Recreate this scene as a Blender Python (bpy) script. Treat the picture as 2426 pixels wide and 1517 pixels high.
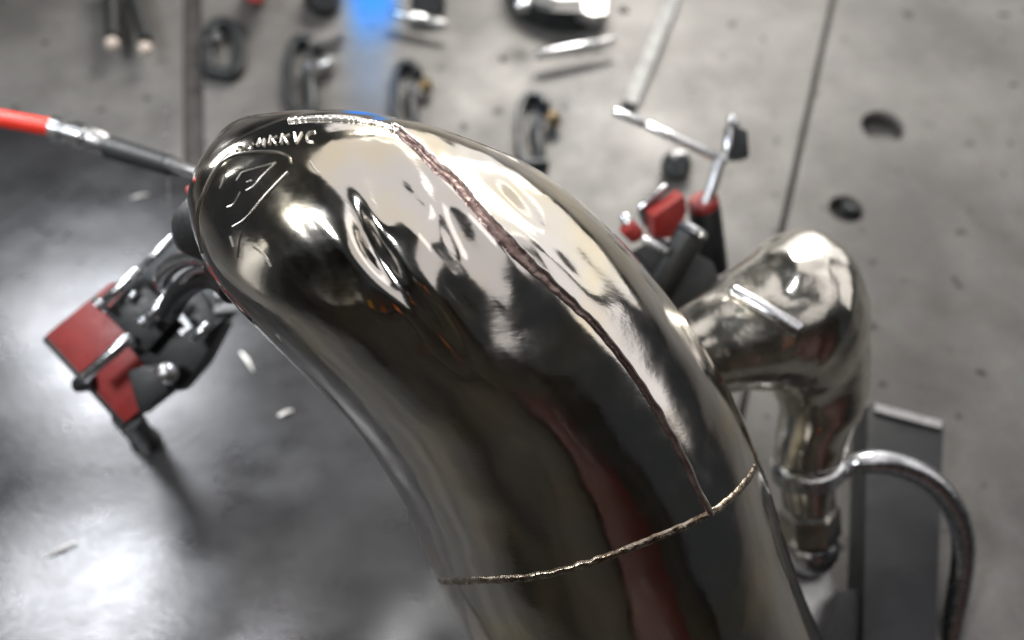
import bpy, bmesh, math, random
from mathutils import Vector, Matrix, noise
from mathutils.bvhtree import BVHTree
random.seed(7)
R = math.radians
for o in list(bpy.data.objects): bpy.data.objects.remove(o)
sc = bpy.context.scene
COL = sc.collection

# ------------------------------------------------------------------ camera
W, H = 2426.0, 1517.0
LENS = 32.0
F = LENS / 36.0 * W
PITCH = R(58)
CAMZ = 0.509
CAM = Vector((0, 0, CAMZ))
FWD = Vector((0, math.cos(PITCH), -math.sin(PITCH)))
UP = Vector((0, math.sin(PITCH), math.cos(PITCH)))
RIGHT = Vector((1, 0, 0))
cd = bpy.data.cameras.new('camera'); cam = bpy.data.objects.new('camera', cd); COL.objects.link(cam)
cam.location = CAM; cam.rotation_euler = (math.pi/2 - PITCH, 0, 0)
cd.lens = LENS; cd.sensor_width = 36; cd.sensor_fit = 'HORIZONTAL'
cd.clip_start = 0.01; cd.clip_end = 100
cd.dof.use_dof = True; cd.dof.focus_distance = 0.325; cd.dof.aperture_fstop = 4.7
sc.camera = cam

# ------------------------------------------------------------------ world and lamps
w = bpy.data.worlds.new('World'); sc.world = w; w.use_nodes = True
bg = w.node_tree.nodes['Background']
bg.inputs[0].default_value = (0.86, 0.92, 1.0, 1); bg.inputs[1].default_value = 0.03
sc.view_settings.view_transform = 'Standard'; sc.view_settings.look = 'None'
sc.view_settings.exposure = 0; sc.view_settings.gamma = 1

def area(name, loc, target, sx, sy, power, col):
    l = bpy.data.lights.new(name, 'AREA'); l.shape = 'RECTANGLE'; l.size = sx; l.size_y = sy
    l.energy = power; l.color = col
    o = bpy.data.objects.new(name, l); COL.objects.link(o); o.location = loc
    o.rotation_euler = (Vector(target) - Vector(loc)).to_track_quat('-Z', 'Y').to_euler()
    return o
area('bench_lamp', (0.12, 0.95, 0.50), (0.10, 0.50, 0), 0.40, 0.14, 8.0, (1.0, 0.95, 0.88))
area('window_lamp', (-0.47, 0.00, 0.94), (-0.20, 0.10, 0), 0.15, 0.20, 7.0, (0.95, 0.97, 1.0))
area('left_lamp', (-0.40, 0.46, 0.30), (-0.2, 0.10, 0), 0.13, 0.13, 1.5, (0.96, 0.98, 1.0))
area('roof_softbox', (0.42, 0.02, 1.10), (0.10, 0.22, 0.15), 0.95, 0.56, 1.25, (1.0, 0.945, 0.94))  # unseen soft panels added overhead to brighten the steel's reflections
area('roof_softbox', (0.22, 0.66, 1.06), (0.08, 0.25, 0.15), 1.15, 0.85, 2.8, (1.0, 0.95, 0.945))
area('roof_softbox', (0.52, 1.30, 0.84), (0.10, 0.25, 0.15), 1.00, 0.60, 2.4, (1.0, 0.965, 0.955))
area('back_softbox', (0.95, 1.35, 0.42), (0.0, 0.2, 0.28), 1.0, 0.6, 2.4, (1.0, 0.965, 0.955))  # added backdrop panels that fill the crown's dark reflection
area('back_softbox', (0.30, 1.80, 0.34), (0.0, 0.2, 0.28), 1.4, 0.6, 3.2, (1.0, 0.965, 0.955))
area('side_softbox', (1.15, 0.42, 0.72), (0.0, 0.2, 0.28), 0.8, 0.7, 2.0, (1.0, 0.95, 0.945))  # unseen panel added at the right for the chamber to reflect

# ------------------------------------------------------------------ helpers
def P(px, py, d):
    return CAM + d * (FWD + RIGHT * ((px - W/2) / F) - UP * ((py - H/2) / F))
def T(px, py, z=0.0):
    v = FWD + RIGHT * ((px - W/2) / F) - UP * ((py - H/2) / F)
    return CAM + v * ((z - CAMZ) / v.z)
def depth_at(px, py, z=0.0):
    return (T(px, py, z) - CAM).dot(FWD)
def S(px, d): return px / F * d          # size of px pixels at depth d
def proj(p):
    r = p - CAM; d = r.dot(FWD)
    return (W/2 + r.dot(RIGHT) / d * F, H/2 - r.dot(UP) / d * F, d)

def catmull(pts, n):
    k = len(pts); out = []
    for i in range(n):
        t = i / (n - 1) * (k - 1); a = min(int(t), k - 2); f = t - a
        p0 = pts[max(a-1, 0)]; p1 = pts[a]; p2 = pts[a+1]; p3 = pts[min(a+2, k-1)]
        out.append(tuple(0.5 * ((2*p1[j]) + (-p0[j]+p2[j])*f + (2*p0[j]-5*p1[j]+4*p2[j]-p3[j])*f*f
                   + (-p0[j]+3*p1[j]-3*p2[j]+p3[j])*f**3) for j in range(len(p1))))
    return out

class MB:
    def __init__(s): s.v = []; s.f = []
    def add(s, vs, fs):
        b = len(s.v); s.v += [Vector(x) for x in vs]; s.f += [[i + b for i in q] for q in fs]
    def prism(s, pts, vec, bev=0.0, seg=2):
        bm = bmesh.new(); n = len(pts)
        a = [bm.verts.new(p) for p in pts]; b = [bm.verts.new(Vector(p) + vec) for p in pts]
        bm.faces.new(a); bm.faces.new(list(reversed(b)))
        for i in range(n): bm.faces.new([a[(i+1) % n], a[i], b[i], b[(i+1) % n]])
        bmesh.ops.recalc_face_normals(bm, faces=bm.faces)
        if bev > 0: bmesh.ops.bevel(bm, geom=list(bm.edges), offset=bev, segments=seg, profile=0.6, affect='EDGES', clamp_overlap=True)
        bm.verts.index_update()
        s.add([v.co.copy() for v in bm.verts], [[v.index for v in f.verts] for f in bm.faces]); bm.free()
        return s
    def box(s, c, ax, ay, az, bev=0.0):
        c = Vector(c)
        return s.prism([c-ax-ay-az, c+ax-ay-az, c+ax+ay-az, c-ax+ay-az], 2*az, bev)
    def lathe(s, a, b, prof, n=24, caps=True):
        """prof: list of (t 0..1 along a->b, radius)"""
        a = Vector(a); b = Vector(b); ax = (b - a); L = ax.length; z = ax.normalized()
        x = z.orthogonal().normalized(); y = z.cross(x)
        vs = []; fs = []
        for (t, r) in prof:
            for k in range(n):
                q = 2*math.pi*k/n; vs.append(a + z*(L*t) + (x*math.cos(q) + y*math.sin(q))*r)
        m = len(prof)
        for i in range(m-1):
            for k in range(n):
                k2 = (k+1) % n; fs.append([i*n+k, i*n+k2, (i+1)*n+k2, (i+1)*n+k])
        if caps:
            fs.append(list(reversed(range(n)))); fs.append([(m-1)*n+k for k in range(n)])
        s.add(vs, fs); return s
    def cyl(s, a, b, r, n=20, bev=0.12):
        L = (Vector(b)-Vector(a)).length; e = min(r*bev*1.5, L*0.3)/max(L, 1e-9)
        return s.lathe(a, b, [(0, r*(1-bev)), (e, r), (1-e, r), (1, r*(1-bev))], n)
    def ball(s, c, r, n=16):
        c = Vector(c); prof = [((1-math.cos(math.pi*i/n))/2, max(r*math.sin(math.pi*i/n), r*0.02)) for i in range(n+1)]
        return s.lathe(c - Vector((0,0,r)), c + Vector((0,0,r)), prof, 20)
    def tube(s, pts, rad, n=14, caps=True):
        pts = [Vector(p) for p in pts]; m = len(pts)
        if not hasattr(rad, '__len__'): rad = [rad]*m
        t0 = (pts[1]-pts[0]).normalized(); x = t0.orthogonal().normalized(); vs = []; fs = []
        for i in range(m):
            t = (pts[min(i+1, m-1)] - pts[max(i-1, 0)]).normalized()
            x = (x - t*x.dot(t)).normalized(); y = t.cross(x)
            for k in range(n):
                q = 2*math.pi*k/n; vs.append(pts[i] + (x*math.cos(q)+y*math.sin(q))*rad[i])
        for i in range(m-1):
            for k in range(n):
                k2 = (k+1) % n; fs.append([i*n+k, i*n+k2, (i+1)*n+k2, (i+1)*n+k])
        if caps: fs.append(list(reversed(range(n)))); fs.append([(m-1)*n+k for k in range(n)])
        s.add(vs, fs); return s
    def slab(s, path, width, thick, bev=0.0008, nrm=Vector((0,0,1))):
        """flat bar swept along 3D path lying in a plane with normal nrm; width list or number"""
        pts = [Vector(p) for p in path]; m = len(pts)
        if not hasattr(width, '__len__'): width = [width]*m
        l = []; r = []
        for i in range(m):
            t = (pts[min(i+1, m-1)] - pts[max(i-1, 0)]).normalized(); sd = nrm.cross(t).normalized()
            l.append(pts[i] + sd*width[i]/2); r.append(pts[i] - sd*width[i]/2)
        vs = []; fs = []
        b = min(bev, thick*0.3)
        for i in range(m):
            sd = (l[i]-r[i]).normalized()
            vs += [l[i], l[i]+nrm*(thick-b), l[i]-sd*b+nrm*thick, r[i]+sd*b+nrm*thick, r[i]+nrm*(thick-b), r[i]]
        for i in range(m-1):
            for k in range(6):
                k2 = (k+1) % 6; fs.append([i*6+k, i*6+k2, (i+1)*6+k2, (i+1)*6+k])
        fs.append([5,4,3,2,1,0]); fs.append([(m-1)*6+k for k in range(6)])
        s.add(vs, fs); return s
    def build(s, name, mat, parent=None, smooth=True, angle=35):
        me = bpy.data.meshes.new(name)
        off = parent.location if parent is not None and parent.parent is None else (Vector((0,0,0)) if parent is None else parent['_o'])
        off = Vector(off)
        me.from_pydata([v - off for v in s.v], [], s.f); me.validate()
        bm = bmesh.new(); bm.from_mesh(me); bmesh.ops.recalc_face_normals(bm, faces=bm.faces); bm.to_mesh(me); bm.free()
        if smooth:
            me.shade_smooth(); me.set_sharp_from_angle(angle=R(angle))
        me.materials.append(mat)
        o = bpy.data.objects.new(name, me); COL.objects.link(o)
        if parent is not None: o.parent = parent
        return o
def sub(mb, name, mat, part, thing):
    """sub-part: child of a part, sharing the thing's origin"""
    off = Vector(thing.location)
    me_o = mb.build(name, mat, thing); me_o.parent = part
    return me_o
def tag(o, label=None, cat=None, group=None, kind=None):
    if label: o['label'] = label
    if cat: o['category'] = cat
    if group: o['group'] = group
    if kind: o['kind'] = kind
    return o
def thing(name, loc, label, cat, group=None):
    o = bpy.data.objects.new(name, None); COL.objects.link(o); o.location = loc; o.empty_display_size = 0.02
    return tag(o, label, cat, group)

# ------------------------------------------------------------------ materials
def mat(name, base, rough=0.4, metal=0.0, noise_amt=0.0, noise_scale=60, rough_var=0.0, bump=0.0, bump_scale=300, col2=None, coat=0.0, stretch=None):
    m = bpy.data.materials.new(name); m.use_nodes = True; nt = m.node_tree; N = nt.nodes; L = nt.links
    b = N['Principled BSDF']; b.inputs['Metallic'].default_value = metal; b.inputs['Roughness'].default_value = rough
    b.inputs['Base Color'].default_value = (*base, 1)
    if coat: b.inputs['Coat Weight'].default_value = coat; b.inputs['Coat Roughness'].default_value = 0.15
    tc = N.new('ShaderNodeTexCoord'); src = tc.outputs['Object']
    if stretch:
        mp = N.new('ShaderNodeMapping'); mp.inputs['Scale'].default_value = stretch[:3]
        if len(stretch) > 3: mp.inputs['Rotation'].default_value = (0, 0, stretch[3])
        L.new(src, mp.inputs[0]); src = mp.outputs[0]
    def nz(scale, detail=5, rgh=0.6):
        n = N.new('ShaderNodeTexNoise'); n.inputs['Scale'].default_value = scale; n.inputs['Detail'].default_value = detail
        n.inputs['Roughness'].default_value = rgh; L.new(src, n.inputs['Vector']); return n.outputs['Fac']
    if noise_amt or col2:
        r = N.new('ShaderNodeValToRGB'); f = nz(noise_scale)
        c2 = col2 or tuple(c*(1-noise_amt) for c in base)
        r.color_ramp.elements[0].position = 0.36; r.color_ramp.elements[1].position = 0.64
        r.color_ramp.elements[0].color = (*c2, 1); r.color_ramp.elements[1].color = (*base, 1)
        L.new(f, r.inputs[0]); L.new(r.outputs[0], b.inputs['Base Color'])
    if rough_var:
        mr = N.new('ShaderNodeMapRange'); mr.inputs[1].default_value = 0.3; mr.inputs[2].default_value = 0.7
        mr.inputs[3].default_value = max(rough-rough_var, 0.02); mr.inputs[4].default_value = rough+rough_var
        L.new(nz(noise_scale*1.7), mr.inputs[0]); L.new(mr.outputs[0], b.inputs['Roughness'])
    if bump:
        bp = N.new('ShaderNodeBump'); bp.inputs['Strength'].default_value = bump; bp.inputs['Distance'].default_value = 0.001
        L.new(nz(bump_scale, 4), bp.inputs['Height']); L.new(bp.outputs[0], b.inputs['Normal'])
    return m
M = {}
M['black'] = mat('black_paint', (0.008, 0.009, 0.010), 0.45, 0, 0.3, 200, 0.1, 0.15, 900)
M['blacksteel'] = mat('dark_forged_steel', (0.035, 0.039, 0.041), 0.40, 0.4, 0.4, 120, 0.12, 0.3, 700)
M['silver'] = mat('zinc_plated_steel', (0.72, 0.74, 0.76), 0.22, 1.0, 0.25, 220, 0.08, 0.1, 900)
M['dullsilver'] = mat('dull_steel', (0.50, 0.50, 0.50), 0.38, 1.0, 0.3, 160, 0.1, 0.2, 700)
M['brass'] = mat('brass', (0.30, 0.22, 0.12), 0.35, 1.0, 0.4, 200, 0.1, 0.2, 600)
M['red'] = mat('red_paint', (0.28, 0.024, 0.020), 0.45, 0, 0.25, 70, 0.1, 0.15, 600)
M['hose'] = mat('red_hose_rubber', (0.72, 0.03, 0.012), 0.4, 0, 0.1, 100, 0.05, 0.05, 600)
M['rubber'] = mat('black_rubber', (0.012, 0.013, 0.014), 0.55, 0, 0.3, 200, 0.1, 0.2, 700)
M['slate'] = mat('slate_paint', (0.014, 0.016, 0.019), 0.6, 0, 0.35, 40, 0.1, 0.25, 500)
M['weld'] = mat('heat_browned_weld', (0.33, 0.25, 0.225), 0.33, 0.9, 0.5, 160, 0.10, 0.5, 520, col2=(0.17, 0.115, 0.105))
M['bead'] = mat('weld_bead', (0.50, 0.44, 0.36), 0.25, 1.0, 0.5, 260, 0.1, 0.5, 600, col2=(0.22, 0.17, 0.12))
M['letter'] = mat('embossed_steel', (0.90, 0.88, 0.83), 0.34, 1.0)
M['stamp'] = mat('stamped_steel', (0.58, 0.56, 0.52), 0.30, 1.0)
M['gap'] = mat('dark_slot', (0.16, 0.155, 0.15), 0.7, 0, 0.4, 60)
M['slot'] = mat('brown_slot', (0.045, 0.041, 0.039), 0.6, 0, 0.4, 60)
M['greysteel'] = mat('grey_mill_steel', (0.17, 0.175, 0.175), 0.5, 0.4, 0.3, 90, 0.1, 0.2, 500)

def table_mat():
    m = mat('worn_steel_plate', (0.158, 0.152, 0.142), 0.52, 0.2, 0, 9, 0.1, 0.3, 260, col2=(0.088, 0.085, 0.080))
    nt = m.node_tree; N = nt.nodes; L = nt.links; b = N['Principled BSDF']
    old = b.inputs['Base Color'].links[0].from_socket
    tc = N.new('ShaderNodeTexCoord')
    # scattered dark grease specks
    v = N.new('ShaderNodeTexNoise'); v.inputs['Scale'].default_value = 62; v.inputs['Detail'].default_value = 2; L.new(tc.outputs['Object'], v.inputs['Vector'])
    r = N.new('ShaderNodeValToRGB'); r.color_ramp.elements[0].position = 0.665; r.color_ramp.elements[1].position = 0.72
    r.color_ramp.elements[0].color = (0,0,0,1); r.color_ramp.elements[1].color = (1,1,1,1); L.new(v.outputs['Fac'], r.inputs[0])
    g = N.new('ShaderNodeTexNoise'); g.inputs['Scale'].default_value = 420; g.inputs['Detail'].default_value = 3; L.new(tc.outputs['Object'], g.inputs['Vector'])
    mx = N.new('ShaderNodeMix'); mx.data_type = 'RGBA'; mx.inputs[7].default_value = (0.03, 0.029, 0.027, 1)
    L.new(r.outputs[0], mx.inputs[0]); L.new(old, mx.inputs[6])
    mx2 = N.new('ShaderNodeMix'); mx2.data_type = 'RGBA'; mx2.blend_type = 'OVERLAY'; mx2.inputs[0].default_value = 0.35
    L.new(mx.outputs[2], mx2.inputs[6]); L.new(g.outputs['Color'], mx2.inputs[7])
    o1 = N.new('ShaderNodeTexNoise'); o1.inputs['Scale'].default_value = 17; o1.inputs['Detail'].default_value = 6; o1.inputs['Distortion'].default_value = 0.8; L.new(tc.outputs['Object'], o1.inputs['Vector'])
    o2 = N.new('ShaderNodeValToRGB'); o2.color_ramp.elements[0].position = 0.52; o2.color_ramp.elements[1].position = 0.72
    o2.color_ramp.elements[0].color = (0,0,0,1); o2.color_ramp.elements[1].color = (0.55,)*3+(1,); L.new(o1.outputs['Fac'], o2.inputs[0])
    o3 = N.new('ShaderNodeMix'); o3.data_type = 'RGBA'; o3.inputs[7].default_value = (0.075, 0.07, 0.06, 1)
    L.new(o2.outputs[0], o3.inputs[0]); L.new(mx2.outputs[2], o3.inputs[6]); mx2 = o3
    hs = N.new('ShaderNodeHueSaturation'); hs.inputs['Saturation'].default_value = 0.7
    L.new(mx2.outputs[2], hs.inputs['Color'])
    L.new(hs.outputs[0], b.inputs['Base Color'])
    return m
M['table'] = table_mat()
M['sheet'] = mat('dark_steel_sheet', (0.115, 0.115, 0.12), 0.31, 0.85, 0.0, 14, 0.07, 0.14, 220, col2=(0.085, 0.086, 0.09), stretch=(1, 1.5, 1, R(-25)))

def chrome_mat():
    m = bpy.data.materials.new('polished_heat_tinted_steel'); m.use_nodes = True; nt = m.node_tree; N = nt.nodes; L = nt.links
    b = N['Principled BSDF']; b.inputs['Metallic'].default_value = 1
    tc = N.new('ShaderNodeTexCoord'); at = N.new('ShaderNodeAttribute'); at.attribute_name = 'heat'
    n1 = N.new('ShaderNodeTexNoise'); n1.inputs['Scale'].default_value = 34; n1.inputs['Detail'].default_value = 4; L.new(tc.outputs['Object'], n1.inputs['Vector'])
    ad = N.new('ShaderNodeMath'); ad.operation = 'MULTIPLY_ADD'; ad.inputs[1].default_value = 0.9; L.new(n1.outputs['Fac'], ad.inputs[0]); L.new(at.outputs['Fac'], ad.inputs[2])
    sb = N.new('ShaderNodeMath'); sb.operation = 'SUBTRACT'; sb.inputs[1].default_value = 0.42; L.new(ad.outputs[0], sb.inputs[0])
    r = N.new('ShaderNodeValToRGB'); cr = r.color_ramp
    cr.elements[0].position = 0; cr.elements[0].color = (0.65, 0.625, 0.585, 1)
    cr.elements[1].position = 1; cr.elements[1].color = (0.42, 0.25, 0.22, 1)
    for p, c in ((0.20, (0.70, 0.63, 0.48)), (0.36, (0.74, 0.57, 0.45)), (0.50, (0.70, 0.49, 0.52)), (0.64, (0.47, 0.46, 0.68)), (0.78, (0.62, 0.38, 0.34))):
        e = cr.elements.new(p); e.color = (*c, 1)
    L.new(sb.outputs[0], r.inputs[0]); L.new(r.outputs[0], b.inputs['Base Color'])
    n2 = N.new('ShaderNodeTexNoise'); n2.inputs['Scale'].default_value = 90; n2.inputs['Detail'].default_value = 5; L.new(tc.outputs['Object'], n2.inputs['Vector'])
    mr = N.new('ShaderNodeMapRange'); mr.inputs[1].default_value = 0.3; mr.inputs[2].default_value = 0.75; mr.inputs[3].default_value = 0.07; mr.inputs[4].default_value = 0.19
    L.new(n2.outputs['Fac'], mr.inputs[0])
    mh = N.new('ShaderNodeMath'); mh.operation = 'MULTIPLY_ADD'; mh.inputs[1].default_value = 0.40; L.new(at.outputs['Fac'], mh.inputs[0]); L.new(mr.outputs[0], mh.inputs[2])
    L.new(mh.outputs[0], b.inputs['Roughness'])
    n3 = N.new('ShaderNodeTexNoise'); n3.inputs['Scale'].default_value = 55; n3.inputs['Detail'].default_value = 3; L.new(tc.outputs['Object'], n3.inputs['Vector'])
    bp = N.new('ShaderNodeBump'); bp.inputs['Strength'].default_value = 0.16; bp.inputs['Distance'].default_value = 0.001
    mp = N.new('ShaderNodeMapping'); mp.inputs['Scale'].default_value = (60, 900, 900); mp.inputs['Rotation'].default_value = (0.3, 0.5, 0.9); L.new(tc.outputs['Object'], mp.inputs[0])
    n4 = N.new('ShaderNodeTexNoise'); n4.inputs['Scale'].default_value = 1; n4.inputs['Detail'].default_value = 3; L.new(mp.outputs[0], n4.inputs['Vector'])
    b2 = N.new('ShaderNodeBump'); b2.inputs['Strength'].default_value = 0.035; b2.inputs['Distance'].default_value = 0.0005
    L.new(n4.outputs['Fac'], b2.inputs['Height']); L.new(bp.outputs[0], b2.inputs['Normal'])
    L.new(n3.outputs['Fac'], bp.inputs['Height']); L.new(b2.outputs[0], b.inputs['Normal'])
    return m
M['chrome'] = chrome_mat()
M['elbow'] = mat('golden_polished_steel', (0.78, 0.75, 0.67), 0.19, 1.0, 0.25, 60, 0.06, 0.35, 90)

# ------------------------------------------------------------------ the table: three steel plates over a dark bed
def boolean_cut(o, cutters):
    for c in cutters:
        md = o.modifiers.new('cut', 'BOOLEAN'); md.object = c; md.solver = 'EXACT'
    dg = bpy.context.evaluated_depsgraph_get(); me = bpy.data.meshes.new_from_object(o.evaluated_get(dg))
    o.modifiers.clear(); o.data = me
    for c in cutters: bpy.data.objects.remove(c)
TH = 0.012
bed = MB(); bed.box((0, 0.5, -TH-0.012), Vector((1.6,0,0)), Vector((0,1.6,0)), Vector((0,0,0.010)))
table = bed.build('table', M['gap'], None, smooth=False); tag(table, kind='structure')
def line_x(p, q, y):      # x on the table line through pixels p,q at world y
    a = T(*p); b = T(*q); t = (y - a.y) / (b.y - a.y); return a.x + (b.x - a.x) * t
Y0, Y1 = -0.22, 1.9
def plate(lx0, lx1, rx0, rx1, holes=()):
    m = MB(); m.prism([Vector((lx0,Y0,-TH)), Vector((rx0,Y0,-TH)), Vector((rx1,Y1,-TH)), Vector((lx1,Y1,-TH))], Vector((0,0,TH)), 0.0007)
    o = m.build('plate', M['table'], table, smooth=False)
    cs = []
    for (px, py, r) in holes:
        c = MB(); p = T(px, py); c.lathe(p - Vector((0,0,0.03)), p + Vector((0,0,0.02)), [(0,r),(1,r)], 48); cs.append(c.build('cut', M['gap'], None))
    if cs:
        boolean_cut(o, cs)
    return o
lM = ((454,0),(459,372)); rM = ((1974,0),(1859,520)); g1 = 0.0080; g2_ = 0.0024
plate(-1.6, -1.6, line_x(*lM, Y0)-g1, line_x(*lM, Y1)-g1)
plate(line_x(*lM, Y0)+g1, line_x(*lM, Y1)+g1, line_x(*rM, Y0)-g2_, line_x(*rM, Y1)-g2_, [(1478,25,0.0045),(1192,140,0.003)])
plate(line_x(*rM, Y0)+g2_, line_x(*rM, Y1)+g2_, 1.6, 1.6, [(2092,300,0.0165),(2005,495,0.0125)])
q = MB(); q.prism([Vector((-1.6,-0.7,-TH)), Vector((1.6,-0.7,-TH)), Vector((1.6,Y0-.002,-TH)), Vector((-1.6,Y0-.002,-TH))], Vector((0,0,TH)), .0007); q.build('plate', M['table'], table, smooth=False)
q = MB(); q.prism([Vector((line_x(*lM, Y0)-g1+.0005,Y0,-.0118)), Vector((line_x(*lM, Y0)+g1-.0005,Y0,-.0118)), Vector((line_x(*lM, Y1)+g1-.0005,Y1,-.0118)), Vector((line_x(*lM, Y1)-g1+.0005,Y1,-.0118))], Vector((0,0,.0075)))
q.build('slot_strip', M['slot'], table, smooth=False)

# dark steel sheet lying over the left plate
sh = MB()
pts = [T(-500,170,0.0005), T(-60,285,0.0005), T(240,345,0.0005), T(480,412,0.0005), T(760,500,0.0005), T(1130,650,0.0005), T(1330,1000,0.0005), T(1420,1700,0.0005), T(-500,1900,0.0005)]
def sheet_z(x, y):  # front left of the sheet curled up only to carry the left lamp's glare
    t = min(1, max(0, (-.06-x)/.10)); t = t*t*(3-2*t); d = max(0, .205-y)
    return t*(2.4*d*d if d < .10 else .024 + .48*(d-.10))
G = 40; edge = []
for i in range(len(pts)):       # outline with many points
    a = pts[i]; b = pts[(i+1) % len(pts)]; edge += [a.lerp(b, k/8) for k in range(8)]
bm = bmesh.new(); bm.faces.new([bm.verts.new(p) for p in edge])
for k in range(46):
    for co, no in ((Vector((0, -.25+k*.02, 0)), Vector((0,1,0))), (Vector((-.9+k*.028, 0, 0)), Vector((1,0,0)))):
        bmesh.ops.bisect_plane(bm, geom=bm.verts[:]+bm.edges[:]+bm.faces[:], plane_co=co, plane_no=no)
bmesh.ops.solidify(bm, geom=bm.faces[:], thickness=0.003)
bm.normal_update(); zs = [v.co.z for v in bm.verts]; zmin = min(zs); bm.verts.index_update()
for v in bm.verts: v.co.z += 0.0005 - zmin + sheet_z(v.co.x, v.co.y)
sh.add([v.co.copy() for v in bm.verts], [[v.index for v in f.verts] for f in bm.faces]); bm.free()
sheet = sh.build('steel_sheet', M['sheet'], None, smooth=True)
tag(sheet, 'large dark scuffed steel sheet lying on the bench in the lower left', 'steel sheet')
ZS = 0.0036

# ------------------------------------------------------------------ the exhaust chamber
PAIRS = [  # left outline, right outline, depth of the axis
 ((1480,2420),(2080,2330),0.475),((1330,2050),(2060,1920),0.450),((1190,1700),(1985,1590),0.425),((1110,1517),(1905,1400),0.410),((1040,1372),(1852,1250),0.400),((1000,1280),(1808,1110),0.393),((950,1165),(1742,945),0.385),
 ((860,1020),(1660,800),0.376),((745,885),(1560,662),0.367),((650,790),(1462,552),0.360),((560,700),(1362,458),0.354),((505,640),(1245,380),0.350),
 ((478,585),(1115,328),0.348),((465,535),(985,299),0.348),((463,488),(862,283),0.349),((476,442),(765,281),0.350),((503,398),(692,287),0.351),((535,366),(635,305),0.352),((565,341),(598,320),0.3525)]
def loft(pairs, ns, nv, flat=1.0, k=0.985):
    raw = catmull([(*a, *b, d) for a, b, d in pairs], ns)
    cs = []; us = []
    for lx, ly, rx, ry, d in raw:
        a = P(lx, ly, d); b = P(rx, ry, d); cs.append((a+b)/2); us.append((b-a)/2*k)
    vs = []
    for i in range(ns):
        ax = (cs[min(i+3, ns-1)] - cs[max(i-3, 0)]).normalized(); u = us[i]; un = u.normalized()
        ww = ax.cross(un).normalized()
        if ww.dot(FWD) > 0: ww = -ww
        ww *= u.length * flat
        for j in range(nv):
            q = 2*math.pi*j/nv; vs.append(cs[i] + u*math.cos(q) + ww*math.sin(q))
    fs = []
    for i in range(ns-1):
        for j in range(nv):
            j2 = (j+1) % nv; fs.append([i*nv+j, i*nv+j2, (i+1)*nv+j2, (i+1)*nv+j])
    fs.append([(ns-1)*nv+j for j in range(nv)]); fs.append(list(reversed(range(nv))))
    return vs, fs, cs
NS, NV = 420, 300
bv, bf, bc = loft(PAIRS, NS, NV)
SEAM = [(690,285),(800,286),(880,294),(940,313),(985,350),(1030,395),(1075,432),(1100,462),(1150,522),(1200,577),(1250,626),(1300,672),(1350,718),(1400,765),(1450,825),(1510,905),(1560,985),(1605,1065),(1645,1150),(1680,1222)]
CIRC = [(1043,1378),(1090,1378),(1150,1374),(1210,1372),(1290,1362),(1370,1342),(1430,1322),(1500,1296),(1570,1268),(1640,1238),(1700,1206),(1740,1172),(1770,1138),(1788,1108)]
CIRC = [tuple(p) for p in catmull(CIRC, 60)]
seam_f = catmull(SEAM, 160)
DENTS = [ # px, py, long axis direction (deg, image, y down), half length, half width, amplitude mm along the normal
 (915,430,50,95,62,-1.7),(985,560,60,170,42,1.3),(895,600,62,120,40,-1.5),(1060,560,52,150,40,-0.7),
 (1190,470,46,170,42,-1.5),(1275,560,52,160,44,1.2),(1180,590,50,150,36,0.7),(1370,610,55,120,44,-0.8),
 (862,540,68,85,20,-1.0),(915,640,55,95,22,-1.1),(1000,740,53,120,24,-1.0),(1055,715,53,120,26,0.7),(885,520,72,80,18,0.7),(940,600,58,90,18,0.7),(1010,470,58,80,26,0.9),(1075,640,56,110,26,0.8),(950,690,60,90,34,0.9),(1240,500,48,120,22,-0.6),(1120,720,52,150,55,-0.9),(1020,700,56,120,40,0.8),(760,620,55,140,60,-0.7),(1250,1150,65,120,70,-0.5),(1380,760,50,160,50,0.7)]
def shape_body(vs):
    bm = bmesh.new(); vv = [bm.verts.new(v) for v in vs]
    for q in bf: bm.faces.new([vv[i] for i in q])
    bmesh.ops.recalc_face_normals(bm, faces=bm.faces); bm.normal_update()
    out = []; heat = []
    for v in vv:
        px, py, d = proj(v.co); n = v.normal; face = max(0.0, -n.dot((v.co - CAM).normalized()))
        m = min(1.0, face*3.0); dis = 0.0
        if m > 0:
            for (cx, cy, an, sl, sw, amp) in DENTS:
                dx = px-cx; dy = py-cy; c = math.cos(R(an)); s = math.sin(R(an))
                a = (dx*c+dy*s)/sl; b = (-dx*s+dy*c)/sw; e = a*a+b*b
                if e < 9: dis += amp*math.exp(-e)
        if m > 0 and py < 1000:
            a = (px*0.61+py*0.79)/240; b = (-px*0.79+py*0.61)/52; wz = math.exp(-((px-1080)/330)**2-((py-560)/230)**2)
            dis += wz*(0.55*noise.noise(Vector((a, b, 3))) + 0.16*noise.noise(Vector((a*2, b*2.3, 8))))
        dis += 0.25*noise.noise(v.co*28) + 0.10*noise.noise(v.co*75)
        out.append(v.co + n*(dis*0.0017*m))
        h = 0.0
        if face > 0 and py < 1300:
            dm = min((px-x)**2+(py-y)**2 for x, y in seam_f[::3])**0.5
            h = 0.80*math.exp(-(dm/210.0)**2) * (1 if px > 700 else 0.4)
            h += 0.35*math.exp(-((px-920)/90)**2-((py-430)/60)**2) + 0.35*math.exp(-((px-900)/50)**2-((py-600)/90)**2)
            h += 0.55*math.exp(-((px-880-(py-580)*0.55)/34)**2-((py-590)/120)**2)
        if face > 0 and py > 1000:
            dm = min((px-x)**2+(py-y)**2 for x, y in CIRC)**0.5; h += 0.42*math.exp(-(dm/48.0)**2)
        heat.append(min(h, 1.0))
    bm.free(); return out, heat
bv2, heat = shape_body(bv)
base = P(1500, 1500, 0.42)
chamber = thing('exhaust_chamber', Vector((base.x, base.y, 0)), 'polished heat-tinted exhaust expansion chamber with welded seams, large in the foreground', 'exhaust pipe')
mb = MB(); mb.add(bv2, bf); body = mb.build('body', M['chrome'], chamber, angle=80)
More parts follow.
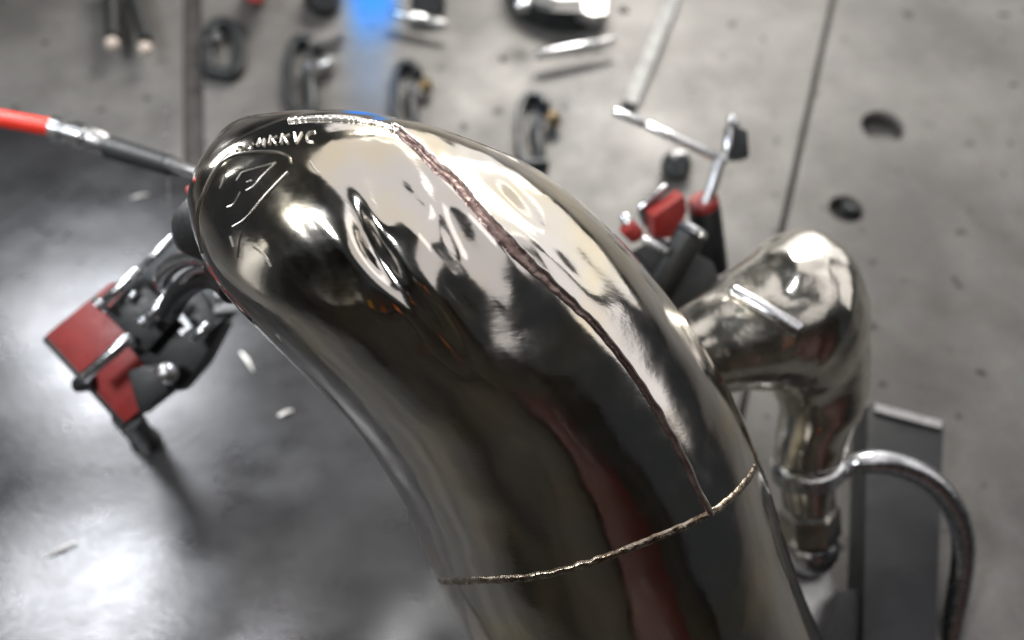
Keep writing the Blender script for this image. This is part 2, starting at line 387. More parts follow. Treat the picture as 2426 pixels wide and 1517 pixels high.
att = body.data.attributes.new('heat', 'FLOAT', 'POINT'); att.data.foreach_set('value', heat)
BVH = BVHTree.FromPolygons([Vector(v) for v in bv2], bf)
def hit(px, py, lift=0.0):
    d = (P(px, py, 1) - CAM).normalized(); p, n, i, t = BVH.ray_cast(CAM, d)
    if p is None:
        q = P(px, py, 0.35); p, n, i, t = BVH.find_nearest(q)
    if n.dot(d) > 0: n = -n
    return p + n*lift, n

def ribbon(pts, width, height, lip, mat_, name, seed=1, n=260, taper=True):
    """weld flange laid on the body: noisy raised strip with a rolled lip on its right side"""
    path = catmull(pts, n); m = MB(); vs = []; fs = []; K = 9
    P3 = [hit(x, y) for x, y in path]
    for i in range(n):
        p, nn = P3[i]; t = (P3[min(i+2, n-1)][0] - P3[max(i-2, 0)][0]).normalized(); sd = nn.cross(t).normalized()
        if sd.dot(RIGHT) < 0: sd = -sd
        f = i/(n-1); wv = 0.86*width(f) * (1+0.13*noise.noise(Vector((f*22, seed, 0))))
        for k in range(K):
            u = k/(K-1)*2-1
            h = height*(1-abs(u)**4) * (1 + 0.06*math.sin(f*n*0.62 + 2.2*u*u)) * (1+0.35*noise.noise(Vector((f*45, u*1.2, seed))))
            if lip and k in (6, 7): h += lip*(1.0+0.5*noise.noise(Vector((f*30, 5, seed))))
            if abs(u) == 1: h = -0.0006
            q = p + sd*(wv*u/2 + 0.0006*noise.noise(Vector((f*40, 9, seed))))
            q2, n2, _, _ = BVH.find_nearest(q); vs.append(q2 + nn*h)
    for i in range(n-1):
        for k in range(K-1): fs.append([i*K+k, i*K+k+1, (i+1)*K+k+1, (i+1)*K+k])
    m.add(vs, fs)
    if lip:
        lm = MB(); lm.tube([vs[i*K+K-2] + P3[i][1]*0.0003 for i in range(n)], [0.00034 + 0.00022*noise.noise(Vector((i*0.21, seed, 2))) for i in range(n)], 7); lm.build('seam_lip', M['letter'], chamber, angle=60)
    return m.build(name, mat_, chamber, angle=60)
def seam_w(f):
    return (0.0019 if f > 0.62 else 0.0019 + 0.0014*min(1, (0.62-f)/0.2)) + 0.0036*math.exp(-((f-0.36)/0.24)**2) - (0.0008 if f < 0.15 else 0)
ribbon([(925,307)]+SEAM[3:], seam_w, 0.0009, 0.0009, M['weld'], 'weld_seam', 3)
# ring weld round the body
ribbon(CIRC[::4]+[CIRC[-1]], lambda f: 0.0038, 0.0009, 0, M['bead'], 'ring_weld', 8, 300)
# bead on the crown
def bead(pts, r, name, matr, n, seed):
    m = MB(); path = catmull(pts, n)
    m.tube([hit(x, y, r*0.35)[0] for x, y in path], [r*(0.85+0.45*noise.noise(Vector((i*0.8, seed, 0)))) for i in range(n)], 8)
    return m.build(name, matr, chamber, angle=60)
bead([(684,288),(740,283),(800,284),(860,290),(905,299),(945,315)], 0.0011, 'weld_bead', M['letter'], 90, 4)
# pressed flange along the left outline
fl = MB(); raw = catmull([(*a, *b, d) for a, b, d in PAIRS], 300)
fv = []; ff = []
sel = [r for r in raw if 600 < r[1] < 2200]
for r_ in sel:
    a = P(r_[0], r_[1], r_[4]); b = P(r_[2], r_[3], r_[4]); sd = (a-b).normalized(); c = (a+b)/2; rr = (a-b).length/2*0.985
    ax = -FWD
    e0 = rr - 0.002; e1 = rr + 0.0022 + 0.0003*noise.noise(Vector((r_[1]*0.02, 0, 0)))
    for (e, h) in ((e0, 0.0009), (e1-0.0003, 0.0009), (e1, 0.0004), (e1, -0.0004), (e1-0.0003, -0.0009), (e0, -0.0009)):
        fv.append(c + sd*e + ax*h)
for i in range(len(sel)-1):
    for k in range(6):
        k2 = (k+1) % 6; ff.append([i*6+k, i*6+k2, (i+1)*6+k2, (i+1)*6+k])
fl.add(fv, ff); fl.build('flange', M['letter'], chamber, angle=50)

# emblem and stamped letters on the dome
def stroke(m, pts, r, n=None):
    n = n or max(6, len(pts)*5); m.tube([hit(x, y, r*0.75)[0] for x, y in catmull(pts, n)], r, 6)
em = MB()
for pts in ([(517,393),(552,369),(605,360),(658,361),(684,372),(689,387)], [(683,408),(631,462),(584,517),(552,538)]):
    stroke(em, pts, 0.00036, 30)
emb = em.build('emblem', M['stamp'], chamber)
em2 = MB()
for pts in ([(556,403),(574,399)], [(574,409),(614,397),(654,385)], [(573,409),(561,428)], [(654,385),(619,421),(603,440),(584,452)], [(585,432),(597,428)], [(533,417),(521,447)], [(570,455),(555,483),(539,491)]):
    stroke(em2, pts, 0.00022)
sub(em2, 'emblem_stroke', M['stamp'], emb, chamber)
GL = {'S': [[(1,0.1),(0.4,0),(0,0.25),(0.5,0.5),(1,0.75),(0.6,1),(0,0.9)]], 'M': [[(0,1),(0.15,0)],[(0.15,0),(0.5,0.7)],[(0.5,0.7),(0.9,0)],[(0.9,0),(1,1)]],
      'K': [[(0,0),(0,1)],[(1,0),(0,0.55)],[(0.3,0.4),(1,1)]], 'V': [[(0,0),(0.5,1)],[(0.5,1),(1,0)]], 'C': [[(1,0.05),(0.3,0.1),(0,0.5),(0.3,0.95),(1,1)]]}
word = 'SSMKKVC'; bl = catmull([(560,355),(600,343),(645,334),(690,330),(735,327)], len(word)*2)
for i, ch in enumerate(word):
    x0, y0 = bl[i*2]; wd = 13 + i*0.8; ht = 12 + i*2.2; mm = MB()
    for st in GL[ch]:
        stroke(mm, [(x0 + (u+0.25*(1-v))*wd, y0 + (v-0.6)*ht) for u, v in st], 0.0004, 10)
    mm.build('letter', M['stamp'], chamber)
ew = MB(); stroke(ew, [(546,362),(519,391),(498,424),(482,461),(472,490),(468,521),(472,562),(480,600)], 0.00045, 60); ew.build('edge_weld', M['stamp'], chamber)
# scratches standing as burrs
for pts in ([(735,383),(745,400),(758,413)], [(571,548),(566,575),(563,610)], [(600,585),(625,605),(642,632)], [(545,560),(553,585)]):
    sc_ = MB(); stroke(sc_, pts, 0.0003); sc_.build('burr', M['stamp'], chamber)

# ------------------------------------------------------------------ elbow pipe behind on the right
EP = [((1560,760),(1600,960),0.450),((1650,700),(1680,935),0.450),((1760,625),(1765,928),0.452),((1830,565),(1815,926),0.454),((1900,542),(1838,930),0.456),((1972,572),(1848,936),0.458),((2022,665),(1850,943),0.460),((2046,800),(1850,958),0.464),((2046,940),(1850,985),0.468),((2016,1020),(1838,1040),0.471),((1990,1092),(1832,1096),0.474)]
elbow = thing('elbow_pipe', T(1950,1150), 'golden chrome elbow pipe curving down behind the large chamber', 'pipe')
ev, ef, ec = loft(EP, 90, 64, 0.92, 1.0)
ev2 = []
for i, v in enumerate(ev):
    c = ec[i//64]; n = (v-c).normalized(); px, py, _ = proj(v)
    dd = -2.4*math.exp(-((px-1905)/48)**2-((py-695)/24)**2) - 1.2*math.exp(-((px-1855)/18)**2-((py-655)/40)**2) + 0.5*noise.noise(v*140) + 2.0*math.exp(-((px-1880)/40)**2-((py-630)/26)**2) + 1.2*noise.noise(v*55)
    ev2.append(v + n*dd*0.001)
mb = MB(); mb.add(ev2, ef); mb.build('tube', M['elbow'], elbow, angle=80)
mb = MB(); c0 = P(1912,1092,0.474); c1 = P(1915,1130,0.478)
mb.lathe(c0, c1, [(0,S(74,0.474)),(0.12,S(84,0.474)),(0.85,S(84,0.474)),(1,S(74,0.474))], 40); mb.build('collar', M['silver'], elbow)
def Q(t): a = P(1912,1130,0.480); b = P(1925,1345,0.502); return a.lerp(b, t)
mb = MB(); mb.lathe(Q(0), Q(.30), [(0,S(58,.48)),(0.15,S(62,.48)),(.9,S(62,.48)),(1,S(56,.48))], 40); mb.build('neck', M['elbow'], elbow)
mb = MB(); mb.lathe(Q(.31), Q(.66), [(0,S(62,.48)),(.10,S(72,.48)),(.90,S(72,.48)),(1,S(62,.48))], 6); mb.build('hex_nut', M['elbow'], elbow, angle=20)
mb = MB(); mb.lathe(Q(.67), Q(1), [(0,S(60,.48)),(.12,S(66,.48)),(.5,S(64,.48)),(.85,S(48,.48)),(1,S(20,.48))], 40); mb.build('end_cap', M['silver'], elbow)

# bent support arm
arm = thing('support_arm', T(2270,1500), 'bent chrome steel arm reaching from the elbow pipe collar down to the bench', 'bracket')
ap = [(1975,1135,.478),(2010,1115,.477),(2032,1098,.476),(2110,1098,.476),(2200,1135,.478),(2260,1205,.481),(2283,1290,.485),(2272,1400,.490),(2245,1530,.495),(2215,1660,.497)]
mb = MB(); pp = catmull(ap, 60); mb.tube([P(*q) for q in pp], [S(15 + 13*min(1, max(0,(i-8)/8)), .478) for i in range(60)], 18); mb.build('rod', M['silver'], arm)

# dark bracket on the bench
br = thing('steel_bracket', T(2150,1300), 'dark slate steel block standing on the bench beside the bent chrome arm', 'steel block')
mb = MB(); q = [T(2056,955,.03), T(2238,1000,.03), T(2215,1640,.03), T(2040,1640,.03)]
mb.prism(q, Vector((0,0,-.0298)), 0.002); mb.build('block', M['slate'], br)
mb = MB(); mb.slab([T(2070,968,.0302), T(2228,1010,.0302)], 0.006, 0.002); mb.build('edge_strip', M['dullsilver'], br)
wd = MB(); wd.prism([T(1935,1530,.025), T(1985,1400,.025), T(2030,1395,.025), T(2062,1540,.025)], Vector((0,0,-.0248)), 0.001)
o = wd.build('wedge', M['black'], None); tag(o, 'small black steel wedge on the bench left of the slate block', 'wedge')
fp = MB(); fp.prism([T(1790,1310,.012), T(1960,1340,.012), T(1985,1395,.012), T(1920,1560,.012), T(1820,1560,.012)], Vector((0,0,-.0118)), 0.001)
o = fp.build('flat_plate', M['dullsilver'], None); tag(o, 'grey steel flat under the fitting right of the big chamber', 'steel plate')

# ------------------------------------------------------------------ red and black clamp at the left
cl = thing('pipe_clamp', T(330,900), 'red plated pipe clamp with black jaws and silver bolts left of the chamber', 'clamp')
DC = 0.470
def pz(pts, d, th, bev=0.0008):
    m = MB(); m.prism([P(x, y, d) for x, y in pts], FWD*th, bev); return m
pz([(262,668),(105,795),(295,1003),(452,876)], DC+.012, .009, .0012).build('red_plate', M['red'], cl)
pz([(98,806),(110,792),(300,1000),(292,1018)], DC+.0125, .012, .0008).build('plate_edge', M['black'], cl)
u1 = (0.75,-0.66)
pz([(245,742),(322,655),(420,752),(345,838)], DC-.004, .016, .0012).build('jaw_block', M['black'], cl)
pz([(295,815),(420,715),(475,690),(530,765),(480,860),(420,930),(345,870)], DC+.004, .018, .0015).build('clamp_body', M['black'], cl)
pz([(395,720),(470,650),(560,720),(470,830)], DC+.006, .014, .0012).build('jaw_block', M['blacksteel'], cl)
pz([(330,655),(412,565),(440,600),(360,690)], DC+.004, .010, .001).build('jaw_block', M['blacksteel'], cl)
def rod(a, b, r, d0=DC, d1=None, name='bolt', m='silver', head=None):
    q = MB(); q.cyl(P(*a, d0), P(*b, d1 or d0), S(r, d0))
    if head: q.lathe(P(*a, d0), P(a[0]+(b[0]-a[0])*0.12, a[1]+(b[1]-a[1])*0.12, d0), [(0,S(head*.5,d0)),(0.3,S(head,d0)),(0.8,S(head,d0)),(1,S(head*.7,d0))], 20)
    return q.build(name, M[m], cl)
rod((232,728),(330,640),12,DC-.012,head=24)
rod((330,640),(412,560),9,DC-.008)
rod((338,768),(402,700),13,DC-.014,head=24)
rod((198,896),(312,795),14,DC-.008)
rod((455,805),(498,768),12,DC-.006)
rod((300,716),(322,690),6,DC-.008)
q = MB(); q.ball(P(396,884,DC-.006), S(27,DC)); q.build('ball_nut', M['dullsilver'], cl)
q = MB(); q.cyl(P(150+32,912,DC+.014), P(225,905,DC+.010), S(20,DC)); q.build('foot', M['black'], cl)
for pts, r, m_ in (([(384,668),(395,640),(425,617),(465,608),(497,618),(508,640)],20,'silver'), ([(400,740),(425,695),(460,665),(500,655),(530,668),(552,690)],26,'black'), ([(402,716),(424,680),(456,648),(498,638)],6,'silver')):
    q = MB(); cp = catmull(pts, 24); q.tube([P(x, y, DC-.034-.055*(i/23)) for i, (x, y) in enumerate(cp)], [S(r,DC)]*24, 14); q.build('hook', M[m_], cl)
q = MB(); q.cyl(P(490,792,DC+.004), P(548,742,DC+.004), S(8,DC)); q.build('pin', M['black'], cl)
q = MB(); q.slab([P(428,748,DC-.004), P(450,775,DC-.004), P(430,790,DC-.004)], S(16,DC), .002, nrm=-FWD); q.build('washer_plate', M['dullsilver'], cl)
pz([(508,690),(590,738),(505,742)], DC+.0, .003, .0004).build('pale_triangle', M['dullsilver'], cl)  # pale triangle between hook and chamber
pz([(300,880),(392,850),(400,930),(330,985)], DC+.004, .014, .0015).build('clamp_body', M['black'], cl)
# added prop down to the sheet, there for the dark streak it casts
q = MB(); q.lathe(P(300,985,DC+.016), T(345,1045,ZS), [(0,S(36,DC)),(0.8,S(32,DC)),(1,S(42,DC))], 20); q.build('streak_leg', M['black'], cl)

# plug with red rim at the dome
pl = thing('end_plug', P(450,520,.40), 'black rubber end plug with red rim pressed to the left end of the chamber', 'plug')
q = MB(); q.lathe(P(440,570,.392), P(520,520,.372), [(0,S(22,.4)),(0.1,S(40,.4)),(0.5,S(72,.4)),(0.9,S(78,.4)),(1,S(70,.4))], 36); q.build('rubber_cone', M['rubber'], pl)
q = MB(); q.tube([P(450,450,.375), P(470,470,.352), P(478,500,.345), P(480,530,.343)], [.002,.0025,.0025,.002], 12); q.build('rim', M['red'], pl)
q = MB(); q.tube([P(500,628,.358), P(530,662,.352), P(562,690,.348)], [.0016,.002,.0014], 12); q.build('rim', M['red'], pl)

# ------------------------------------------------------------------ air hose
h = thing('air_hose', T(120,330,ZS), 'bright red air hose with silver coupler and black nozzle leading to the chamber', 'hose')
DH = .50
q = MB(); q.tube([P(-160,252,DH), P(-60,270,DH), P(40,288,DH), P(126,303,DH)], S(21,DH), 18); q.build('hose', M['hose'], h)
q = MB(); q.lathe(P(122,303,DH), P(205,325,DH), [(0,S(20,DH)),(.05,S(30,DH)),(.35,S(30,DH)),(.4,S(22,DH)),(.6,S(22,DH)),(.65,S(29,DH)),(.95,S(29,DH)),(1,S(22,DH))], 24); cpl = q.build('coupler', M['silver'], h)
q = MB(); q.lathe(P(205,325,DH), P(262,345,DH), [(0,S(18,DH)),(.2,S(27,DH)),(.7,S(27,DH)),(1,S(16,DH))], 24); q.build('hex_nut', M['dullsilver'], h)
q = MB(); q.lathe(P(255,348,DH), P(420,398,DH-.03), [(0,S(18,DH)),(.05,S(28,DH)),(.9,S(24,DH)),(1,S(18,DH))], 24); q.build('nozzle_sleeve', M['rubber'], h)
q = MB(); q.cyl(P(400,388,DH-.03), P(520,430,DH-.08), S(13,DH)); q.build('nozzle_tip', M['dullsilver'], h)

# ------------------------------------------------------------------ clamp behind the chamber on the right
rc = thing('red_jaw_clamp', T(1590,640), 'small clamp with red jaw block and black barrel just behind the chamber', 'clamp')
DR = .50
def pr(pts, d, th, name, m, bev=.0007):
    q = MB(); q.prism([P(x, y, d) for x, y in pts], FWD*th, bev); return q.build(name, M[m], rc)
q = MB(); q.prism([P(1548,514,DR), P(1622,463,DR+.006), P(1628,500,DR+.012), P(1604,562,DR+.012), P(1550,570,DR+.010)], P(1529,497,DR+.016)-P(1548,514,DR), .0007); q.build('jaw_block', M['red'], rc)
pr([(1512,500),(1572,440),(1592,446),(1535,500),(1530,540)], DR+.018, .006, 'side_plate', 'blacksteel')
q = MB(); q.cyl(P(1515,494,DR+.015), P(1578,440,DR+.015), S(7,DR)); q.build('edge_rod', M['silver'], rc)
q = MB(); q.cyl(P(1484,535,DR-.01), P(1508,560,DR-.004), S(21,DR)); q.build('knob', M['red'], rc)
q = MB(); q.cyl(P(1478,512,DR-.006), P(1494,535,DR-.008), S(13,DR)); q.build('bolt', M['silver'], rc)
q = MB(); q.cyl(P(1522,566,DR-.014), P(1580,596,DR-.014), S(9,DR)); q.build('pin', M['silver'], rc)
q = MB(); q.lathe(P(1640,548,DR-.012), P(1560,690,DR+.004), [(0,S(33,DR)),(.05,S(36,DR)),(1,S(36,DR))], 28); bar = q.build('barrel', M['black'], rc)
q = MB(); q.lathe(P(1646,536,DR-.0125), P(1638,551,DR-.012), [(0,S(28,DR)),(.3,S(35,DR)),(1,S(37,DR))], 28); sub(q, 'cap', M['silver'], bar, rc)
pr([(1505,590),(1560,560),(1690,620),(1720,700),(1600,760)], DR+.002, .03, 'base_block', 'slate', .002)

# T handled screw
ts = thing('screw_clamp', T(1690,600), 'upright T-handled screw with long silver bar and red-topped black barrel', 'screw clamp')
q = MB(); q.lathe(P(1668,492,.54), P(1690,640,.56), [(0,S(36,.54)),(.04,S(38,.54)),(1,S(36,.54))], 28); b_ = q.build('barrel', M['black'], ts)
q = MB(); q.lathe(P(1664,470,.536), P(1667.8,491,.5398), [(0,S(31,.54)),(.25,S(37,.54)),(.9,S(37,.54)),(1,S(30,.54))], 28); sub(q, 'ring', M['red'], b_, ts)
q = MB(); q.tube([P(1672,484,.534), P(1692,430,.532), P(1708,378,.532)], S(13,.532), 14); q.build('screw', M['dullsilver'], ts)
q = MB(); q.cyl(P(1455,264,.532), P(1526,294,.532), S(11,.532)); q.build('handle_bar', M['silver'], ts)
q = MB(); q.cyl(P(1533,297,.532), P(1722,384,.532), S(11,.532)); q.build('handle_bar', M['silver'], ts)
q = MB(); q.cyl(P(1524,293,.532), P(1535,298,.532), S(8,.532)); q.build('handle_neck', M['dullsilver'], ts)
q = MB(); q.prism([P(1728,292,.535), P(1772,310,.535), P(1776,372,.535), P(1722,376,.535)], FWD*.014, .001); q.build('bracket', M['blacksteel'], ts)
q = MB(); q.cyl(P(1728,278,.534), P(1748,300,.534), S(12,.534)); q.build('pin', M['silver'], ts)
q = MB(); q.cyl(P(1729,305,.533), P(1722,370,.533), S(9,.533)); q.build('pin', M['silver'], ts)

# loose rods on the bench
def loose(name, a, b, r, z, m, label, cat):
    q = MB(); q.cyl(T(*a, z), T(*b, z), r); o = q.build(name, M[m], None); return tag(o, label, cat)
loose('steel_pin', (1735,690), (1895,785), S(19,.44), .16, 'silver', 'thick silver pin crossing in front of the golden elbow pipe', 'pin')
fb = MB(); fb.slab([T(1605,-60,.001), T(1585,25,.001), T(1490,255,.001)], S(40,.66), .006); o = fb.build('flat_bar', M['greysteel'], None)
tag(o, 'long grey steel flat bar lying on the bench, ending at the T-handle', 'steel bar')

# ------------------------------------------------------------------ G-clamps lying on the bench
def arc_px(pts, n): return catmull(pts, n)
def g_clamp(frame, fw, screw, knob, pad, label, knob_m='brass', z=.001, th=.010, extra=None):
    c = frame[len(frame)//2]; d = depth_at(*c)
    t = thing('g_clamp', T(*c), label, 'clamp', 'small dark G-clamps lying on the bench')
    q = MB(); q.slab([T(x, y, z) for x, y in catmull(frame, 26)], S(fw, d), th, .0015); q.build('frame', M['blacksteel'], t)
    q = MB(); q.cyl(T(*screw[0], z+th*.6), T(*screw[1], z+th*.6), S(screw[2], d)); q.build('screw', M['blacksteel'], t)
    q = MB(); q.lathe(T(knob[0]-knob[2]*.5, knob[1]+4, z+th*.7), T(knob[0]+knob[2], knob[1]-6, z+th*.9), [(0,S(knob[2]*.7,d)),(.2,S(knob[2],d)),(.8,S(knob[2],d)),(1,S(knob[2]*.6,d))], 18); q.build('knob', M[knob_m], t)
    q = MB(); q.lathe(T(*pad[:2], z+th*.4), T(*pad[:2], z+th*1.25), [(0,S(pad[2],d)),(.7,S(pad[2],d)),(1,S(pad[2]*.7,d))], 18); q.build('pad', M['silver'], t)
    return t
g_clamp([(500,98),(515,72),(545,70),(568,100),(572,150),(556,185),(510,182),(486,172)], 26, ((497,90),(500,165),9), (490,100,14), (513,85,14), 'dark rounded G-clamp opening to the left beside the dark slot', 'blacksteel')
def g2(ox, oy, s, label, km):
    f = [(58,22),(48,4),(22,2),(8,24),(4,70),(8,125),(24,140),(62,138)]
    tr = lambda p: (ox+p[0]*s, oy+p[1]*s)
    return g_clamp([tr(p) for p in f], 17*s, (tr((40,45)), tr((46,128)), 13*s), (*tr((70,38)), 17*s), (*tr((40,42)), 14*s), label, km)
g2(682, 106, 1.25, 'long dark G-clamp with grey knob just left of the blue flame', 'dullsilver')
g2(932, 164, 1.05, 'dark G-clamp with brass knob partly behind the blue flame', 'brass')
g2(1226, 240, 1.15, 'dark G-clamp with brass knob above the crown of the chamber, right of the flame', 'brass')

# big clamp body at the top edge
bc_ = thing('toggle_clamp', T(1330,20), 'large dark clamp body with a slot and silver end at the top edge', 'clamp')
q = MB(); q.slab([T(x, y, .001) for x, y in catmull([(1225,-60),(1222,-10),(1245,30),(1300,56),(1370,58),(1425,40)], 24)], S(46,.78), .022, .003); q.build('frame', M['blacksteel'], bc_)
q = MB(); q.prism([T(1290,-30,.012), T(1440,-34,.012), T(1436,62,.012), T(1400,66,.012), T(1300,20,.012)], Vector((0,0,.012)), .002); q.build('arm', M['dullsilver'], bc_)
q = MB(); q.prism([T(1300,5,.0243), T(1380,0,.0243), T(1382,34,.0243), T(1306,32,.0243)], Vector((0,0,.002)), .0006); q.build('slot_insert', M['black'], bc_)
q = MB(); q.cyl(T(1222,12,.03), T(1254,14,.03), S(14,.78)); q.build('bolt', M['silver'], bc_)
o = loose('steel_rod', (1272,131), (1412,103), S(11,.74), .014, 'silver', 'slim silver rod lying just below the large dark clamp body', 'rod')
q = MB(); q.cyl(T(1412,103,.014), T(1456,93,.014), S(8,.74)); e = q.build('rod_tip', M['dullsilver'], None); e.parent = o
o = loose('hex_bolt', (925,28), (1012,48), S(11,.78), .014, 'silver', 'silver bolt lying right of the top of the blue flame', 'bolt')
q = MB(); q.cyl(T(1012,48,.014), T(1056,58,.014), S(9,.78)); e = q.build('bolt_end', M['dullsilver'], None); e.parent = o
q = MB(); q.lathe(T(1015,8,.0), T(1015,8,.018), [(0,S(40,.78)),(.8,S(40,.78)),(1,S(30,.78))], 24); o = q.build('round_spacer', M['blacksteel'], None); tag(o, 'dark round spacer at the top edge above the silver bolt', 'spacer')
q = MB(); q.lathe(T(604,-18,.0), T(604,-18,.03), [(0,S(24,.8)),(.8,S(26,.8)),(1,S(20,.8))], 24); o = q.build('bottle_top', M['red'], None); tag(o, 'red round cap cut by the top edge of the picture', 'cap')
q = MB(); q.lathe(T(765,-6,.0), T(765,-6,.02), [(0,S(42,.8)),(.7,S(42,.8)),(1,S(24,.8))], 24); o = q.build('steel_puck', M['blacksteel'], None); tag(o, 'dark round steel puck at the top edge left of the blue flame', 'puck')
q = MB(); q.cyl(T(735,108,.008), T(812,84,.008), S(12,.75)); o = q.build('short_rod', M['gap'], None); tag(o, 'short dark brown rod above the long G-clamp', 'rod')
sk = thing('thumb_screw', T(1602,385), 'small dark thumb screw lying under the T-handle bar', 'screw')
q = MB(); q.lathe(T(1602,392,.0), T(1602,392,.014), [(0,S(34,.66)),(.7,S(36,.66)),(1,S(26,.66))], 24); q.build('head', M['blacksteel'], sk)
q = MB(); q.cyl(T(1590,372,.016), T(1630,366,.016), S(12,.66)); q.build('wing', M['dullsilver'], sk)

# pliers at top left
pr_ = thing('pliers', T(300,40), 'dark handled pliers with pale tips pointing down at the top left', 'pliers')
for a, b, tp in (((262,-60),(266,88),(266,104)), ((300,-60),(346,95),(344,116))):
    q = MB(); q.tube([T(*a,.018), T((a[0]+b[0])/2,(a[1]+b[1])/2,.018), T(*b,.018)], [S(17,.8),S(17,.8),S(14,.8)], 14); hd = q.build('handle', M['rubber'], pr_)
    q = MB(); q.ball(T(*tp,.018), S(15,.8)); sub(q, 'tip', mat('pale_plastic', (0.42,0.36,0.31), .4) if 'pale_plastic' not in bpy.data.materials else bpy.data.materials['pale_plastic'], hd, pr_)

# bolt in the far hole
q = MB(); p = T(2012,498,-.010); q.lathe(p, p+Vector((0,0,.007)), [(0,.008),(.7,.008),(1,.006)], 6); o = q.build('hole_bolt', M['blacksteel'], None); tag(o, 'dark bolt sunk in the lower of the two bench holes', 'bolt')

# thin wire and chips
q = MB(); q.tube([P(393,248,.52), P(392,300,.52), P(397,400,.52), P(399,482,.52)], .0007, 8); o = q.build('wire', M['silver'], None); tag(o, 'thin bright wire standing upright by the hose nozzle', 'wire')
for (a, b, wpx, lab) in (((105,1322),(178,1284),9,'white metal sliver in the bright glare at the lower left'), ((570,835),(600,880),9,'pale metal sliver on the dark sheet right of the red clamp'), ((312,470),(352,462),8,'pale metal sliver on the dark sheet below the hose nozzle'), ((660,985),(694,972),9,'pale metal sliver on the sheet beside the middle of the chamber')):
    q = MB(); za = ZS + sheet_z(*T(*a)[:2]); q.slab([T(*a, za+.0006), T((a[0]+b[0])/2+2,(a[1]+b[1])/2-3, za+.0014), T(*b, za+.0008)], [.0012, S(wpx,.6), .001], .0004, .0001); o = q.build('metal_sliver', M['letter'], None); tag(o, lab, 'metal sliver')

# ------------------------------------------------------------------ blue torch flame
fm = bpy.data.materials.new('blue_gas_flame'); fm.use_nodes = True; nt = fm.node_tree; N = nt.nodes; L = nt.links
N.remove(N['Principled BSDF']); out = N['Material Output']
emn = N.new('ShaderNodeEmission'); emn.inputs[0].default_value = (0.10, 0.36, 1.0, 1)
tc = N.new('ShaderNodeTexCoord'); sp = N.new('ShaderNodeSeparateXYZ'); L.new(tc.outputs['Generated'], sp.inputs[0])
rp = N.new('ShaderNodeValToRGB'); rp.color_ramp.elements[0].position = 0.05; rp.color_ramp.elements[0].color = (0.03,)*3+(1,)
rp.color_ramp.elements[1].position = 1.0; rp.color_ramp.elements[1].color = (1,1,1,1)
e = rp.color_ramp.elements.new(0.5); e.color = (0.09,)*3+(1,); e = rp.color_ramp.elements.new(0.68); e.color = (0.75,)*3+(1,)
L.new(sp.outputs['Y'], rp.inputs[0])
nz = N.new('ShaderNodeTexNoise'); nz.inputs['Scale'].default_value = 45; L.new(tc.outputs['Object'], nz.inputs['Vector'])
mu = N.new('ShaderNodeMath'); mu.operation = 'MULTIPLY'; L.new(rp.outputs[0], mu.inputs[0]); L.new(nz.outputs['Fac'], mu.inputs[1])
ra = N.new('ShaderNodeMath'); ra.operation = 'PINGPONG'; ra.inputs[1].default_value = 0.5; L.new(sp.outputs['X'], ra.inputs[0])
rb = N.new('ShaderNodeMapRange'); rb.interpolation_type = 'SMOOTHSTEP'; rb.inputs[1].default_value = 0.02; rb.inputs[2].default_value = 0.46; L.new(ra.outputs[0], rb.inputs[0])
mu0 = mu; mu = N.new('ShaderNodeMath'); mu.operation = 'MULTIPLY'; L.new(mu0.outputs[0], mu.inputs[0]); L.new(rb.outputs[0], mu.inputs[1])
m2 = N.new('ShaderNodeMath'); m2.operation = 'MULTIPLY'; m2.inputs[1].default_value = 90; L.new(mu.outputs[0], m2.inputs[0]); L.new(m2.outputs[0], emn.inputs[1])
ab = N.new('ShaderNodeVolumeAbsorption'); ab.inputs[0].default_value = (0.0, 0.55, 1.0, 1)
m3 = N.new('ShaderNodeMath'); m3.operation = 'MULTIPLY'; m3.inputs[1].default_value = 170; L.new(mu.outputs[0], m3.inputs[0]); L.new(m3.outputs[0], ab.inputs[1])
sm = N.new('ShaderNodeAddShader'); L.new(emn.outputs[0], sm.inputs[0]); L.new(ab.outputs[0], sm.inputs[1])
L.new(sm.outputs[0], out.inputs['Volume'])
q = MB(); q.lathe(P(868,-140,.47), P(884,285,.45), [(0,S(40,.45)),(.12,S(80,.45)),(.35,S(94,.45)),(.6,S(96,.45)),(.85,S(92,.45)),(1,S(60,.45))], 32)
o = q.build('torch_flame', fm, None); tag(o, 'translucent blue torch flame playing onto the top of the chamber', 'flame')

# ------------------------------------------------------------------ unseen wall and invented props behind the camera for the steel to mirror
M['wallm'] = mat('smoky_workshop_wall', (0.12, 0.105, 0.085), 0.8, 0, 0, 1.6, 0, 0.2, 30, col2=(0.03, 0.028, 0.024))
q = MB(); q.box((-0.2, -1.45, 0.6), Vector((2.4,0,0)), Vector((0,0.03,0)), Vector((0,0,1.3))); o = q.build('wall', M['wallm'], None, smooth=False); tag(o, kind='structure')

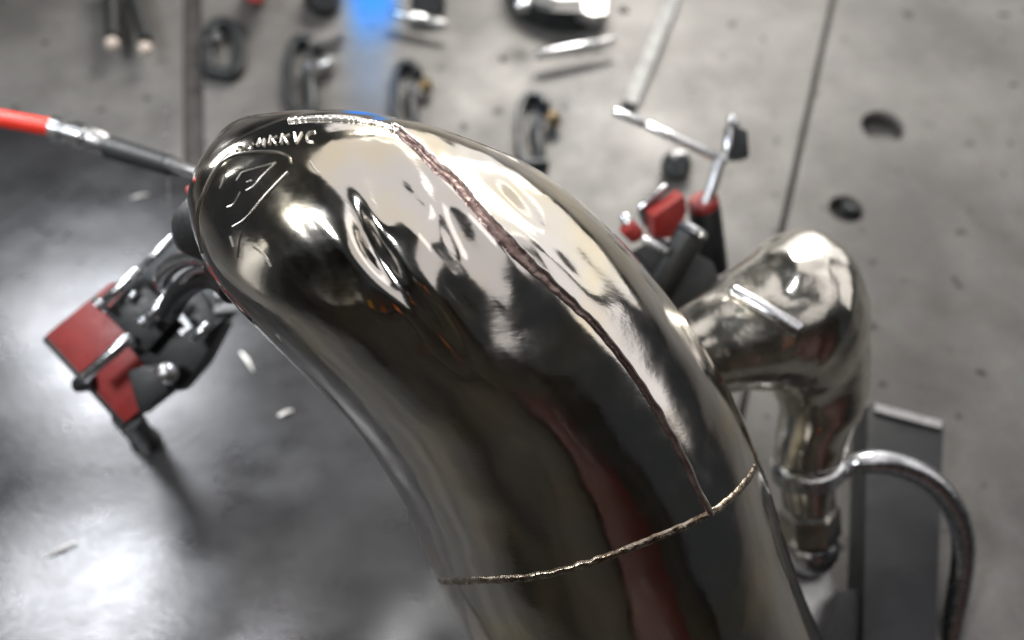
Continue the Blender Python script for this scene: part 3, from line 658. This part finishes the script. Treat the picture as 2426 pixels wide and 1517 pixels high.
def stand(name, x, y, prof, m, label, cat, hgt):
    q = MB(); q.lathe((x,y,.004), (x,y,.004+hgt), prof, 32); o = q.build(name, M[m], None); return tag(o, label, cat)
M['white'] = mat('white_plastic', (0.75,0.73,0.68), .45); M['orange'] = mat('orange_enamel', (0.75,0.20,0.04), .45); M['yellow'] = mat('yellow_enamel', (0.80,0.42,0.02), .4); M['darkred'] = mat('dark_red_enamel', (0.065,0.014,0.011), .45, 0, .2, 8)
stand('mirror_prop_white', -.72, -.02, [(0,.06),(.03,.075),(.6,.075),(.72,.05),(.8,.025),(1,.022)], 'white', 'added unseen white bottle mirrored in the dome of the chamber', 'bottle', .52)  # bottle shape put in only for a white patch on the dome
q = MB(); q.box((-0.55,-1.30,.86), Vector((.75,0,0)), Vector((0,.11,0)), Vector((0,0,.012)), .002); o = q.build('mirror_prop_shelf', M['greysteel'], None); tag(o, 'added unseen grey shelf on the wall behind, mirrored dimly in the chamber', 'shelf')  # invented shelf that carries the reflection props
def tin(name, x, r, hgt, m, label, cat):  # tin-shaped prop, added only as a coloured reflection
    q = MB(); q.lathe((x,-1.29,.873), (x,-1.29,.873+hgt), [(0,r*.95),(.03,r),(.9,r),(.94,r*.9),(.95,r*.5),(1,r*.45)], 28); o = q.build(name, M[m], None); return tag(o, label, cat)
tin('mirror_prop_orange', -.36, .13, .34, 'orange', 'added unseen orange tin on the shelf prop, mirrored in the middle of the chamber', 'tin')
tin('mirror_prop_yellow', -.72, .06, .22, 'yellow', 'added unseen yellow can left of the orange tin', 'can')
tin('mirror_prop_jug', -1.05, .11, .30, 'white', 'added unseen white jug, leftmost in the mirror image', 'jug')
red_prop = thing('mirror_prop_red', (.66,-1.05,.004), 'added unseen dark red cabinet mirrored low in the chamber above the ring weld', 'cabinet')  # cabinet invented to give the lower chamber a red-brown reflection
q = MB(); q.box((.66,-1.05,.43), Vector((.30,0,0)), Vector((0,.09,0)), Vector((0,0,.42)), .006); q.build('case', M['darkred'], red_prop)
for k in range(4):
    q = MB(); q.box((.66,-.955,.13+.20*k), Vector((.28,0,0)), Vector((0,.006,0)), Vector((0,0,.088)), .003); dr = q.build('drawer', M['darkred'], red_prop)
    q = MB(); q.cyl((.56,-.938,.17+.20*k), (.76,-.938,.17+.20*k), .007); sub(q, 'handle', M['silver'], dr, red_prop)
